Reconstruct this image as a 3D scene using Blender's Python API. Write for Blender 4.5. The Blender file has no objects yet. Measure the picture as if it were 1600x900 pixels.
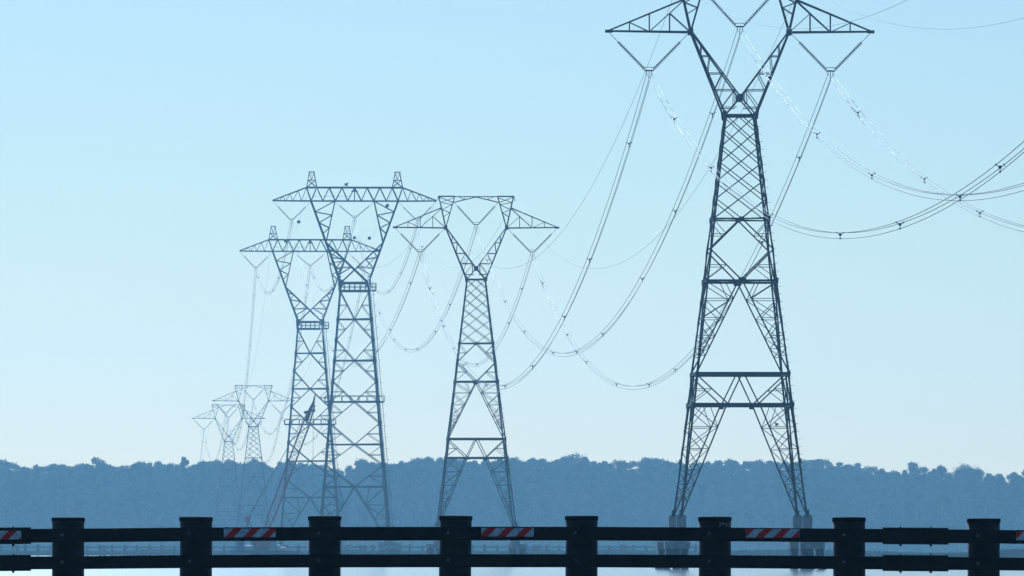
import bpy, bmesh, math, random
from mathutils import Vector, Matrix
R = math.radians
random.seed(11)
S = bpy.context.scene
COL = S.collection

# ------------------------------------------------------------------ camera, sky, sun, exposure
CAM_Z = 1.98            # eye height above the water
FPX = 12000.0           # focal length in pixels of the 1600 px wide photograph
HORIZON = 856.0
cam_d = bpy.data.cameras.new('camera')
cam_d.sensor_width = 36.0
cam_d.lens = 36.0 * FPX / 1600.0
cam_d.shift_y = (HORIZON - 450.0) / 1600.0
cam_d.clip_start = 1.0
cam_d.clip_end = 20000.0
cam = bpy.data.objects.new('camera', cam_d)
COL.objects.link(cam)
cam.location = (0, 0, CAM_Z)
cam.rotation_euler = (R(90), 0, 0)
S.camera = cam

SUN_EL, SUN_AZ = R(22.5), R(-6)      # azimuth measured from +Y (the view) towards +X
world = bpy.data.worlds.new('World')
S.world = world
world.use_nodes = True
wn = world.node_tree
wn.nodes.clear()
w_out = wn.nodes.new('ShaderNodeOutputWorld')
w_bg = wn.nodes.new('ShaderNodeBackground')
w_sky = wn.nodes.new('ShaderNodeTexSky')
w_sky.sky_type = 'NISHITA'
w_sky.sun_disc = False
w_sky.sun_elevation = SUN_EL
w_sky.sun_rotation = SUN_AZ
w_sky.air_density = 1.25
w_sky.dust_density = 0.27
w_sky.ozone_density = 5.0
w_bg.inputs['Strength'].default_value = 0.0555
wn.links.new(w_sky.outputs[0], w_bg.inputs['Color'])
wn.links.new(w_bg.outputs[0], w_out.inputs[0])

sun_d = bpy.data.lights.new('sun', 'SUN')
sun_d.energy = 3.0
sun_d.angle = R(0.5)
sun_d.color = (1.0, 0.93, 0.82)
sun = bpy.data.objects.new('sun', sun_d)
COL.objects.link(sun)
sdir = Vector((math.cos(SUN_EL) * math.sin(SUN_AZ), math.cos(SUN_EL) * math.cos(SUN_AZ), math.sin(SUN_EL)))
sun.rotation_euler = sdir.to_track_quat('Z', 'Y').to_euler()
sun.location = sdir * 300 + Vector((0, 600, 0))

S.view_settings.view_transform = 'Standard'
S.view_settings.look = 'None'
S.view_settings.exposure = 0.15
S.view_settings.use_white_balance = True
S.view_settings.white_balance_temperature = 4700
S.view_settings.white_balance_tint = 3
S.view_settings.gamma = 1.0
S.view_settings.use_curve_mapping = False
S.render.engine = 'CYCLES'
S.cycles.use_denoising = True
S.cycles.denoiser = 'OPENIMAGEDENOISE'
S.cycles.denoising_input_passes = 'RGB_ALBEDO_NORMAL'
S.cycles.denoising_prefilter = 'ACCURATE'
S.cycles.max_bounces = 6
S.cycles.volume_bounces = 1

HAZE_COLOR = (0.44, 0.73, 0.97)
HAZE_DENSITY = 0.000098
HAZE_G = 0.5

# ------------------------------------------------------------------ helpers
def at(px, py, d):
    """world point seen at photo pixel (px, py) at distance d down the view"""
    return Vector(((px - 800.0) / FPX * d, d, CAM_Z + (HORIZON - py) / FPX * d))

def mat(name, color, rough=0.6, metal=0.0, noise=0.0, nscale=2.0, spec=0.5, bump=0.0, bscale=8.0):
    m = bpy.data.materials.new(name)
    m.use_nodes = True
    nt = m.node_tree
    b = nt.nodes['Principled BSDF']
    b.inputs['Base Color'].default_value = (*color, 1)
    b.inputs['Roughness'].default_value = rough
    b.inputs['Metallic'].default_value = metal
    b.inputs['Specular IOR Level'].default_value = spec
    tc = nt.nodes.new('ShaderNodeTexCoord')
    if noise:
        n = nt.nodes.new('ShaderNodeTexNoise')
        n.inputs['Scale'].default_value = nscale
        n.inputs['Detail'].default_value = 6
        nt.links.new(tc.outputs['Object'], n.inputs['Vector'])
        r = nt.nodes.new('ShaderNodeValToRGB')
        lo = [max(0, c * (1 - noise)) for c in color]
        hi = [min(1, c * (1 + noise)) for c in color]
        r.color_ramp.elements[0].position = 0.3
        r.color_ramp.elements[1].position = 0.7
        r.color_ramp.elements[0].color = (*lo, 1)
        r.color_ramp.elements[1].color = (*hi, 1)
        nt.links.new(n.outputs[0], r.inputs[0])
        nt.links.new(r.outputs[0], b.inputs['Base Color'])
    if bump:
        n2 = nt.nodes.new('ShaderNodeTexNoise')
        n2.inputs['Scale'].default_value = bscale
        n2.inputs['Detail'].default_value = 4
        nt.links.new(tc.outputs['Object'], n2.inputs['Vector'])
        bp = nt.nodes.new('ShaderNodeBump')
        bp.inputs['Strength'].default_value = bump
        bp.inputs['Distance'].default_value = 0.02
        nt.links.new(n2.outputs[0], bp.inputs['Height'])
        nt.links.new(bp.outputs[0], b.inputs['Normal'])
    return m

M = {
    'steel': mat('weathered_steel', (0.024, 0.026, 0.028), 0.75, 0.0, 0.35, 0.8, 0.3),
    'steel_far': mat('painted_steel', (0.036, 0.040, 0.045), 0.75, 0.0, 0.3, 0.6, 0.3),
    'insulator': mat('glazed_insulator', (0.030, 0.020, 0.018), 0.55, 0, 0, 1, 0.25),
    'wire': mat('aluminium_wire', (0.055, 0.056, 0.058), 0.30, 0.0, 0, 1, 0.005),
    'fitting': mat('dark_fitting', (0.05, 0.05, 0.055), 0.5, 0.4),
    'concrete': mat('pier_concrete', (0.34, 0.33, 0.31), 0.85, 0, 0.3, 1.5, 0.3, 0.4, 5),
    'pile': mat('wet_pile', (0.07, 0.068, 0.065), 0.7, 0, 0.4, 2.0),
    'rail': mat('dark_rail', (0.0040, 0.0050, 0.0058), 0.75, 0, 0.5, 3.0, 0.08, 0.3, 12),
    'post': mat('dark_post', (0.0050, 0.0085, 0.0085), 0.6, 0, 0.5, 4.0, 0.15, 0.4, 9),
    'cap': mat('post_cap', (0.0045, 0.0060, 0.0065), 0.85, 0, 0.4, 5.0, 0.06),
    'bolt': mat('steel_bolt', (0.07, 0.075, 0.08), 0.5, 0.3),
    'white': mat('reflective_white', (0.58, 0.60, 0.60), 0.5, 0, 0.38, 26.0),
    'red': mat('reflective_red', (0.60, 0.006, 0.006), 0.5, 0, 0.35, 26.0, 0.2),
    'bark': mat('bark', (0.05, 0.04, 0.03), 0.9, 0, 0.3, 3.0),
    'crane_red': mat('crane_red', (0.42, 0.045, 0.03), 0.55, 0, 0.2, 1.0),
    'crane_dark': mat('crane_dark', (0.05, 0.045, 0.05), 0.6, 0, 0.2, 1.0),
    'crane_blue': mat('crane_blue', (0.04, 0.16, 0.30), 0.5, 0, 0.2, 1.0),
    'glass': mat('cab_glass', (0.02, 0.03, 0.04), 0.1),
    'hull': mat('barge_hull', (0.055, 0.06, 0.07), 0.7, 0, 0.4, 0.4),
    'pale': mat('pale_steel_pipe', (0.60, 0.52, 0.42), 0.32, 0.7, 0.3, 0.8),
    'tarp': mat('white_tarp', (0.60, 0.55, 0.46), 0.85, 0, 0.2, 1.0, 0.06),
    'ball': mat('marker_ball', (0.16, 0.045, 0.03), 0.5, 0, 0.2, 1.0),
    'bird': mat('feathers', (0.03, 0.028, 0.028), 0.8, 0, 0.3, 12.0),
}

def scuff_material():
    m = bpy.data.materials.new('scuffed_paint')
    m.use_nodes = True
    nt = m.node_tree
    b = nt.nodes['Principled BSDF']
    tc = nt.nodes.new('ShaderNodeTexCoord')
    n = nt.nodes.new('ShaderNodeTexNoise')
    n.inputs['Scale'].default_value = 22
    n.inputs['Detail'].default_value = 3
    r = nt.nodes.new('ShaderNodeValToRGB')
    r.color_ramp.elements[0].position = 0.50
    r.color_ramp.elements[1].position = 0.60
    r.color_ramp.elements[0].color = (0.009, 0.014, 0.014, 1)
    r.color_ramp.elements[1].color = (0.16, 0.17, 0.19, 1)
    nt.links.new(tc.outputs['Object'], n.inputs['Vector'])
    nt.links.new(n.outputs[0], r.inputs[0])
    nt.links.new(r.outputs[0], b.inputs['Base Color'])
    return m
M['scuff'] = scuff_material()

def leaf_material(name, a, b_, c):
    m = bpy.data.materials.new(name)
    m.use_nodes = True
    nt = m.node_tree
    b = nt.nodes['Principled BSDF']
    b.inputs['Roughness'].default_value = 0.7
    b.inputs['Specular IOR Level'].default_value = 0.2
    tc = nt.nodes.new('ShaderNodeTexCoord')
    n = nt.nodes.new('ShaderNodeTexNoise')
    n.inputs['Scale'].default_value = 0.45
    n.inputs['Detail'].default_value = 5
    r = nt.nodes.new('ShaderNodeValToRGB')
    r.color_ramp.elements[0].position = 0.32
    r.color_ramp.elements[1].position = 0.68
    r.color_ramp.elements[0].color = (*a, 1)
    r.color_ramp.elements[1].color = (*c, 1)
    e = r.color_ramp.elements.new(0.5)
    e.color = (*b_, 1)
    nt.links.new(tc.outputs['Object'], n.inputs['Vector'])
    nt.links.new(n.outputs[0], r.inputs[0])
    nt.links.new(r.outputs[0], b.inputs['Base Color'])
    return m
M['leaf_a'] = leaf_material('leaves_dark', (0.020, 0.038, 0.014), (0.032, 0.058, 0.020), (0.055, 0.085, 0.030))
M['leaf_b'] = leaf_material('leaves_mid', (0.034, 0.058, 0.020), (0.062, 0.095, 0.032), (0.095, 0.130, 0.045))
M['leaf_c'] = leaf_material('leaves_pine', (0.018, 0.034, 0.018), (0.028, 0.050, 0.024), (0.045, 0.070, 0.032))

class MB:
    """collects boxes, beams, tubes and polygons; build() links them as one mesh object"""
    def __init__(self):
        self.v, self.f, self.smooth = [], [], []
    def poly(self, pts, sm=False):
        i = len(self.v)
        self.v.extend([tuple(p) for p in pts])
        self.f.append(tuple(range(i, i + len(pts))))
        self.smooth.append(sm)
    def box(self, lo, hi):
        x0, y0, z0 = lo
        x1, y1, z1 = hi
        i = len(self.v)
        self.v += [(x0, y0, z0), (x1, y0, z0), (x1, y1, z0), (x0, y1, z0), (x0, y0, z1), (x1, y0, z1), (x1, y1, z1), (x0, y1, z1)]
        self.f += [(i, i+3, i+2, i+1), (i+4, i+5, i+6, i+7), (i, i+1, i+5, i+4), (i+1, i+2, i+6, i+5), (i+2, i+3, i+7, i+6), (i+3, i, i+4, i+7)]
        self.smooth += [False] * 6
    def frame(self, a, b):
        d = (b - a)
        L = d.length
        d = d / L if L > 1e-9 else Vector((0, 0, 1))
        ref = Vector((0, 1, 0)) if abs(d.y) < 0.9 else Vector((1, 0, 0))
        u = d.cross(ref).normalized()
        w = d.cross(u).normalized()
        return d, u, w
    def beam(self, a, b, t, t2=None):
        """square-section bar from a to b"""
        a, b = Vector(a), Vector(b)
        t2 = t if t2 is None else t2
        d, u, w = self.frame(a, b)
        i = len(self.v)
        for p, tt in ((a, t), (b, t2)):
            h = tt / 2
            for su, sw in ((-1, -1), (1, -1), (1, 1), (-1, 1)):
                self.v.append(tuple(p + u * su * h + w * sw * h))
        self.f += [(i, i+1, i+2, i+3), (i+7, i+6, i+5, i+4)]
        for k in range(4):
            j = (k + 1) % 4
            self.f.append((i+k, i+4+k, i+4+j, i+j))
        self.smooth += [False] * 6
    def angle(self, a, b, t, out):
        """L-section steel angle from a to b, its two flanges opening away from 'out'"""
        a, b = Vector(a), Vector(b)
        d = (b - a).normalized()
        o = Vector(out)
        o = (o - d * o.dot(d)).normalized()
        s = d.cross(o).normalized()
        e1 = (-o + s).normalized()
        e2 = (-o - s).normalized()
        k = t * 0.16
        for e, g in ((e1, e2), (e2, e1)):
            i = len(self.v)
            for p in (a, b):
                self.v += [tuple(p), tuple(p + e * t), tuple(p + e * t + g * k), tuple(p + g * k)]
            self.f += [(i, i+1, i+2, i+3), (i+7, i+6, i+5, i+4)]
            for q in range(4):
                j = (q + 1) % 4
                self.f.append((i+q, i+4+q, i+4+j, i+j))
            self.smooth += [False] * 6
    def tube(self, pts, r, n=6):
        pts = [Vector(p) for p in pts]
        i0 = len(self.v)
        for k, p in enumerate(pts):
            a = pts[max(0, k - 1)]
            b = pts[min(len(pts) - 1, k + 1)]
            d, u, w = self.frame(a, b)
            for q in range(n):
                an = 2 * math.pi * q / n
                self.v.append(tuple(p + u * math.cos(an) * r + w * math.sin(an) * r))
        for k in range(len(pts) - 1):
            for q in range(n):
                j = (q + 1) % n
                self.f.append((i0 + k*n + q, i0 + (k+1)*n + q, i0 + (k+1)*n + j, i0 + k*n + j))
                self.smooth.append(True)
        self.f.append(tuple(i0 + q for q in range(n)))
        self.f.append(tuple(i0 + (len(pts)-1)*n + q for q in reversed(range(n))))
        self.smooth += [False, False]
    def lathe(self, base, axis, prof, n=12, sm=True):
        """prof = [(radius, distance along axis)]"""
        base, axis = Vector(base), Vector(axis).normalized()
        d, u, w = self.frame(base, base + axis)
        i0 = len(self.v)
        for r, h in prof:
            for q in range(n):
                an = 2 * math.pi * q / n
                self.v.append(tuple(base + axis * h + (u * math.cos(an) + w * math.sin(an)) * r))
        for k in range(len(prof) - 1):
            for q in range(n):
                j = (q + 1) % n
                self.f.append((i0 + k*n + q, i0 + k*n + j, i0 + (k+1)*n + j, i0 + (k+1)*n + q))
                self.smooth.append(sm)
        self.f.append(tuple(i0 + q for q in reversed(range(n))))
        self.f.append(tuple(i0 + (len(prof)-1)*n + q for q in range(n)))
        self.smooth += [False, False]
    def mesh(self, name, material):
        me = bpy.data.meshes.new(name)
        me.from_pydata(self.v, [], self.f)
        me.polygons.foreach_set('use_smooth', self.smooth)
        me.materials.append(material)
        me.update()
        return me
    def build(self, name, material, parent=None, loc=None):
        o = bpy.data.objects.new(name, self.mesh(name, material))
        COL.objects.link(o)
        if parent is not None:
            o.parent = parent
        if loc is not None:
            o.location = loc
        return o

def tag(o, label=None, cat=None, group=None, kind=None):
    if label: o['label'] = label
    if cat: o['category'] = cat
    if group: o['group'] = group
    if kind: o['kind'] = kind
    return o

def empty(name, loc, rz=0.0):
    o = bpy.data.objects.new(name, None)
    o.empty_display_size = 1.0
    COL.objects.link(o)
    o.location = loc
    o.rotation_euler = (0, 0, rz)
    return o

def copy_tree(o, parent=None, skip=()):
    c = o.copy()
    COL.objects.link(c)
    if parent is not None:
        c.parent = parent
    for ch in list(o.children):
        if ch.name.split('.')[0] not in skip:
            copy_tree(ch, c, skip)
    return c

# ------------------------------------------------------------------ water and land
SHORE = 2930.0
def water_material():
    m = bpy.data.materials.new('river_water')
    m.use_nodes = True
    nt = m.node_tree
    b = nt.nodes['Principled BSDF']
    b.inputs['Base Color'].default_value = (0.020, 0.050, 0.060, 1)
    b.inputs['Roughness'].default_value = 0.105
    b.inputs['IOR'].default_value = 1.33
    b.inputs['Specular IOR Level'].default_value = 0.5
    geo = nt.nodes.new('ShaderNodeNewGeometry')
    mp = nt.nodes.new('ShaderNodeMapping')
    mp.inputs['Scale'].default_value = (1.0, 0.45, 1.0)
    nt.links.new(geo.outputs['Position'], mp.inputs['Vector'])
    n1 = nt.nodes.new('ShaderNodeTexNoise')
    n1.inputs['Scale'].default_value = 0.9
    n1.inputs['Detail'].default_value = 5
    n2 = nt.nodes.new('ShaderNodeTexNoise')
    n2.inputs['Scale'].default_value = 0.06
    n2.inputs['Detail'].default_value = 3
    for n in (n1, n2):
        nt.links.new(mp.outputs[0], n.inputs['Vector'])
    ad = nt.nodes.new('ShaderNodeMath')
    ad.operation = 'MULTIPLY_ADD'
    ad.inputs[1].default_value = 0.6
    nt.links.new(n2.outputs[0], ad.inputs[0])
    nt.links.new(n1.outputs[0], ad.inputs[2])
    bp = nt.nodes.new('ShaderNodeBump')
    bp.inputs['Strength'].default_value = 0.30
    bp.inputs['Distance'].default_value = 0.20
    nt.links.new(ad.outputs[0], bp.inputs['Height'])
    nt.links.new(bp.outputs[0], b.inputs['Normal'])
    return m
w = MB()
w.poly([(-1600, -150, 0), (1600, -150, 0), (1600, 2010, 0), (-1600, 2010, 0)])
tag(w.build('water', water_material()), kind='structure')

ADDED_MARSH = 1962.0
def added_marsh_y(x):  # added land, nearer at right, in place of tree reflections on the water
    t = min(1.0, max(0.0, (x - 55.0) / 45.0))
    return ADDED_MARSH - 385.0 * t * t * (3 - 2 * t)
def land_z(x, y):
    t = min(1.0, max(0.0, (y - SHORE) / 130.0))
    k = t * t * (3 - 2 * t)
    t2 = min(1.0, max(0.0, (y - 3070) / 170.0))
    low = 0.30 + 0.12 * math.sin(x * 0.05 + y * 0.013) + 0.10 * math.sin(x * 0.13)
    my = added_marsh_y(x)
    if y < my + 12:
        low = -0.6 + 0.9 * max(0, (y - my + 4 + 2 * math.sin(x * 0.06))) / 16.0
    return low + 9.8 * k + 0.8 * math.sin(x * 0.021 + 1.0) * k + 0.5 * math.sin(x * 0.057) * k + 15.0 * t2 * t2 * (3 - 2 * t2)
g = MB()
NX = 320
rows = [1565 + 8 * i for i in range(49)] + [ADDED_MARSH - 2 + 3 * i for i in range(12)] + [2020 + 65 * i for i in range(14)] + [SHORE + 15 * i for i in range(23)] + [3330, 3450, 3600, 3690]
for y in rows:
    for i in range(NX + 1):
        x = -1600 + 3200 * i / NX
        g.v.append((x, y, land_z(x, y)))
for j in range(len(rows) - 1):
    for i in range(NX):
        q = j * (NX + 1) + i
        g.f.append((q, q + 1, q + NX + 2, q + NX + 1))
        g.smooth.append(True)
tag(g.build('ground', mat('marsh_soil', (0.045, 0.055, 0.022), 0.95, 0, 0.4, 0.05, 0.0)), kind='structure')

# ------------------------------------------------------------------ haze
def haze_box():
    b = MB()
    b.box((-1700, -180, -1.9), (1700, 3720, 98))
    m = bpy.data.materials.new('haze_air')
    m.use_nodes = True
    nt = m.node_tree
    nt.nodes.clear()
    out = nt.nodes.new('ShaderNodeOutputMaterial')
    pv = nt.nodes.new('ShaderNodeVolumePrincipled')
    pv.inputs['Color'].default_value = (*HAZE_COLOR, 1)
    pv.inputs['Density'].default_value = HAZE_DENSITY
    pv.inputs['Anisotropy'].default_value = HAZE_G
    nt.links.new(pv.outputs[0], out.inputs['Volume'])
    m.cycles.homogeneous_volume = True
    tag(b.build('haze', m), kind='stuff')
haze_box()

# ------------------------------------------------------------------ the line of pylons
D1 = 720.0
TOWERS = {          # kind, photo x of the axis, distance, z of the feet
    1: ('A', 1156.0, 720.0, 4.98),
    2: ('A', 744.0, 1167.0, 5.25),
    3: ('B', 554.0, 1618.0, 3.46),
    4: ('B', 484.6, 1878.0, 2.9),
    5: ('A', 396.0, 2362.0, 1.8),
    6: ('A', 357.0, 2657.0, 1.35),
}
ROT = 0.040
SA, SB = 0.06, 0.1348
def axis_x(k):
    return (TOWERS[k][1] - 800.0) / FPX * TOWERS[k][2]

def insulator_mesh():
    """a string of porcelain discs one unit... built along +Z, 3.6 m long, with the thin link above it"""
    b = MB()
    prof = []
    n = 17
    for i in range(n):
        h = i * 3.6 / n
        prof += [(0.040, h), (0.175, h + 0.05), (0.17, h + 0.09), (0.045, h + 0.12)]
    prof.append((0.045, 3.6))
    b.lathe((0, 0, 0), (0, 0, 1), prof, 8)
    return b.mesh('insulator_string', M['insulator'])
INS = insulator_mesh()

def yoke_mesh():
    b = MB()
    b.box((-0.42, -0.05, -0.10), (0.42, 0.05, 0.02))
    b.tube([(-0.46, -0.09, 0.20), (-0.38, -0.09, 0.28), (0.38, -0.09, 0.28), (0.46, -0.09, 0.20), (0.46, -0.09, 0.0), (-0.46, -0.09, 0.0), (-0.46, -0.09, 0.20)], 0.03, 6)
    for x in (-0.24, 0.24):
        b.beam((x, 0, -0.10), (x, 0, -0.30), 0.06)
        b.box((x - 0.04, -0.18, -0.36), (x + 0.04, 0.18, -0.28))
    b.beam((0, 0, -0.10), (0, 0, -0.72), 0.06)
    b.box((-0.04, -0.18, -0.78), (0.04, 0.18, -0.70))
    return b.mesh('yoke_plate', M['fitting'])
YOKE = yoke_mesh()
SUB = [(-0.24, -0.32), (0.24, -0.32), (0.0, -0.74)]     # the three wires of a bundle, under the yoke

def link_mesh_object(name, me, parent, loc=(0, 0, 0), rot=None):
    o = bpy.data.objects.new(name, me)
    COL.objects.link(o)
    o.parent = parent
    o.location = loc
    if rot is not None:
        o.rotation_mode = 'QUATERNION'
        o.rotation_quaternion = rot
    return o

def v_string(root, attach_a, attach_b, yoke):
    yk = link_mesh_object('yoke_plate', YOKE, root, yoke)
    for s, at_ in ((-1, attach_a), (1, attach_b)):
        bot = Vector(yoke) + Vector((s * 0.42, 0, 0.10))
        d = (Vector(at_) - bot)
        L = d.length
        d.normalize()
        ins = link_mesh_object('insulator_string', INS, root, bot, d.to_track_quat('Z', 'Y'))
        b = MB()
        b.beam((0, 0, 3.6), (0, 0, L), 0.05)
        b.build('link_rod', M['fitting'], ins)

def rot4(p, k):
    x, y, z = p
    for _ in range(k):
        x, y = -y, x
    return Vector((x, y, z))

# ---- pylon kind A: waisted delta pylon
def wA(v):
    return 98.0 - (98.0 - 24.0) * v / 625.0

def make_pylon_a():
    root = empty('lattice_pylon', (0, 0, 0))
    s = SA
    # corner legs with base shoes
    for k in range(4):
        b = MB()
        out = rot4((1, -1, 0), k)
        seg = [0, 85, 173, 221, 366, 463, 625]
        th = [0.155, 0.155, 0.17, 0.155, 0.15, 0.145]
        for i in range(6):
            p = rot4((wA(seg[i]) * s, -wA(seg[i]) * s, seg[i] * s), k)
            q = rot4((wA(seg[i+1]) * s, -wA(seg[i+1]) * s, seg[i+1] * s), k)
            b.angle(p, q, th[i], out)
            b.box(tuple(q - Vector((0.10, 0.10, 0.25))), tuple(q + Vector((0.10, 0.10, 0.25))))
        p = rot4((wA(0) * s, -wA(0) * s, 0), k)
        b.box(tuple(p + Vector((-0.28, -0.28, 0.0))), tuple(p + Vector((0.28, 0.28, 0.10))))
        b.box(tuple(p + Vector((-0.16, -0.16, 0.10))), tuple(p + Vector((0.16, 0.16, 0.55))))
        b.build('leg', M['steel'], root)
    # bracing of the four faces
    b = MB()
    for k in range(4):
        def fp(u, v):
            return rot4((u * s, -wA(v) * s, v * s), k)
        def mem(u1, v1, u2, v2, t):
            b.beam(fp(u1, v1), fp(u2, v2), t)
        def both(u1, v1, u2, v2, t):
            mem(u1, v1, u2, v2, t)
            mem(-u1, v1, -u2, v2, t)
        def plate(u, v, hu, hv):
            p, q = fp(u - hu, v), fp(u + hu, v)
            dd = (q - p).normalized()
            nrm = rot4((0, -1, 0), k)
            c = fp(u, v)
            pts = [c - dd * hu * s - Vector((0, 0, hv * s)), c + dd * hu * s - Vector((0, 0, hv * s)), c + dd * hu * s + Vector((0, 0, hv * s)), c - dd * hu * s + Vector((0, 0, hv * s))]
            off = nrm * 0.10
            b.poly([x + off for x in pts])
            b.poly([x - off for x in reversed(pts)])
            for i in range(4):
                j = (i + 1) % 4
                b.poly([pts[i] - off, pts[j] - off, pts[j] + off, pts[i] + off])
        mem(-wA(625), 625, wA(625), 625, 0.20)
        mem(-wA(463), 463, wA(463), 463, 0.13)
        mem(-wA(366), 366, wA(366), 366, 0.20)
        mem(-wA(221), 221, wA(221), 221, 0.28)
        mem(-wA(173), 173, wA(173), 173, 0.26)
        # double lattice below the waist
        vs = [463, 494, 523, 550.5, 576.5, 601.5, 625]
        for i in range(len(vs) - 2):
            both(-wA(vs[i]), vs[i], wA(vs[i+2]), vs[i+2], 0.085)
        both(0, vs[0], wA(vs[1]), vs[1], 0.085)
        both(wA(vs[5]), vs[5], 0, vs[6], 0.085)
        # diamond
        both(0, 463, wA(415), 415, 0.12)
        both(wA(415), 415, 0, 366, 0.13)
        for vm, ve in ((439, 461), (390.5, 368)):
            um = wA(415) * 0.5
            both(um, vm, wA(vm), vm, 0.062)
            both(um, vm, wA(ve), ve, 0.062)
        plate(0, 366, 6, 5)
        plate(0, 463, 4, 3)
        # long inverted V
        both(0, 366, wA(223), 223, 0.125)
        lv = [366, 338, 308, 280, 263, 249]
        def uA(v): return wA(223) * (366 - v) / 143.0
        for i in range(1, len(lv)):
            both(uA(lv[i]), lv[i], wA(lv[i]), lv[i], 0.062)
            both(wA(lv[i-1]), lv[i-1] - 2, uA(lv[i]), lv[i], 0.072)
            if i > 1:
                both(uA(lv[i-1]), lv[i-1], wA(lv[i]), lv[i], 0.062)
        both(wA(366) * 0.5, 366, uA(338), 338, 0.07)
        # belt
        both(wA(221), 219, 24, 174, 0.12)
        both(2.5, 219, 24, 174, 0.12)
        um = (wA(197) + 24) / 2
        both(um, 197, wA(197), 197, 0.062)
        both(um, 197, wA(176), 176, 0.062)
        plate(24, 171, 4, 3.2)
        plate(-24, 171, 4, 3.2)
        # foot frames
        both(26, 172, wA(0) - 2, 3, 0.13)
        lv = [172, 138, 104, 71, 50, 35, 22]
        def uB(v): return 26 + (wA(0) - 28) * (172 - v) / 169.0
        for i in range(1, len(lv)):
            both(uB(lv[i]), lv[i], wA(lv[i]), lv[i], 0.062)
            both(wA(lv[i-1]), lv[i-1] - 2, uB(lv[i]), lv[i], 0.072)
            if i > 1:
                both(uB(lv[i-1]), lv[i-1], wA(lv[i]), lv[i], 0.062)
        both((26 + wA(172)) / 2, 171, uB(138), 138, 0.062)
        both((26 + wA(172)) / 2 + 4, 171, wA(138), 138, 0.062)
    # plan bracing inside the belts
    for v in (625, 463, 366, 221, 173):
        h = wA(v) * s
        b.beam((-h, -h, v * s), (h, h, v * s), 0.08)
        b.beam((-h, h, v * s + 0.1), (h, -h, v * s + 0.1), 0.08)
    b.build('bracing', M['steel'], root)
    # step bolts on one leg
    bolt = MB()
    bolt.beam((0, 0, 0), (0.28, -0.02, 0), 0.030)
    bolt_mesh = bolt.mesh('step_bolt', M['steel'])
    for i in range(4, 52):
        v = i * 11.9
        link_mesh_object('step_bolt', bolt_mesh, root, (wA(v) * s, -wA(v) * s, v * s))
    # forked arms above the waist
    def dA(v):                      # half depth
        return 24 - (24 - 9) * (v - 625) / 131.0 if v < 756 else 9 - 3.0 * (v - 756) / 79.0
    for sg in (-1, 1):
        b = MB()
        def P(u, v, f): return Vector((sg * u * s, f * dA(v) * s, v * s))
        def uo(v): return 24 + (77 - 24) * (v - 625) / 131.0
        def ui(v): return 0 + 74 * (v - 653) / 101.0
        for f in (-1, 1):
            b.beam(P(24, 625, f), P(77, 756, f), 0.17)
            b.beam(P(0, 653, f), P(74, 754, f), 0.135)
            b.beam(P(0.0, 653, f), P(24, 625, f), 0.13)
            lv = [637.5, 665, 691, 718]
            for i, v in enumerate(lv):
                inner = ui(v) if v > 653 else 24 * (653 - v) / 28 * 0.5
                b.beam(P(uo(v), v, f), P(inner, v, f), 0.08)
                if i < 3:
                    b.beam(P(uo(v), v, f), P(ui(lv[i+1]), lv[i+1], f), 0.072)
            b.beam(P(uo(718), 718, f), P(ui(736), 736, f), 0.08)
            b.beam(P(ui(665), 665, f), P(ui(665) + 0.8, 640, f), 0.07)
            b.beam(P(24, 625, f) - Vector((0, 0, 0.34)), P(25.5, 632, f), 0.32)
            # window frame
            b.beam(P(77, 756, f), P(94.4, 835, f), 0.17)
            b.beam(P(77, 756, f), P(54.4, 835, f), 0.13)
            zz = [(77, 757), (84.0, 783), (66.5, 794), (87.0, 802), (60.5, 815), (91, 820), (56, 832)]
            for i in range(1, len(zz) - 1):
                b.beam(P(*zz[i], f), P(*zz[i+1], f), 0.07)
            b.beam(P(58.5, 820, f), P(94.4, 834, f), 0.08)
            b.box(tuple(P(77, 756, f) - Vector((0.22, 0.06, 0.30))), tuple(P(77, 756, f) + Vector((0.22, 0.06, 0.30))))
        for v in (637.5, 665, 691, 718, 740):
            b.beam(P(uo(v), v, -1), P(uo(v), v, 1), 0.08)
            if v > 653: b.beam(P(ui(v), v, -1), P(ui(v), v, 1), 0.08)
        for v in (790, 820, 835):
            t = (v - 756) / 79.0
            for u in (77 + 17.4 * t, 77 - 22.6 * t):
                b.beam(P(u, v, -1), P(u, v, 1), 0.08)
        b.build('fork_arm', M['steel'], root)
        # triangular cross-arm
        b = MB()
        def dC(u): return (1.0 + 8.0 * (205 - u) / 128.0)
        def Q(u, v, f): return Vector((sg * u * s, f * dC(u) * s, v * s))
        def top(u): return 757 + 50 * (205 - u) / 118.3
        for f in (-1, 1):
            b.beam(Q(206, 757, f), Q(77, 755.5, f), 0.17)
            b.beam(Q(206, 757.5, f), Q(86.7, 807, f), 0.13)
            for u in (172.8, 141.7):
                b.beam(Q(u, 756, f), Q(u, top(u), f), 0.09)
            b.beam(Q(172.8, top(172.8), f), Q(141.7, 756, f), 0.072)
            b.beam(Q(141.7, 756, f), Q(88, 805, f), 0.09)
            b.beam(Q(110, 756, f), Q(110, 785, f), 0.08)
            b.beam(Q(110, 785, f), Q(79, 757, f), 0.072)
        for u in (172.8, 141.7, 110, 92):
            b.beam(Q(u, 756, -1), Q(u, 756, 1), 0.08)
        us = [200, 172.8, 141.7, 110, 80]
        for i in range(4):
            f = 1 if i % 2 else -1
            b.beam(Q(us[i], 756.3, f), Q(us[i+1], 756.3, -f), 0.07)
            b.beam(Q(us[i], top(us[i]), f), Q(max(us[i+1], 87), top(max(us[i+1], 87)), -f), 0.06)
        b.box(tuple(Q(205, 756.5, 0) - Vector((0.35, 0.08, 0.13))), tuple(Q(205, 756.5, 0) + Vector((0.35, 0.08, 0.16))))
        b.build('crossarm', M['steel'], root)
    # plate where the forks meet, and the top beam
    b = MB()
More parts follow.
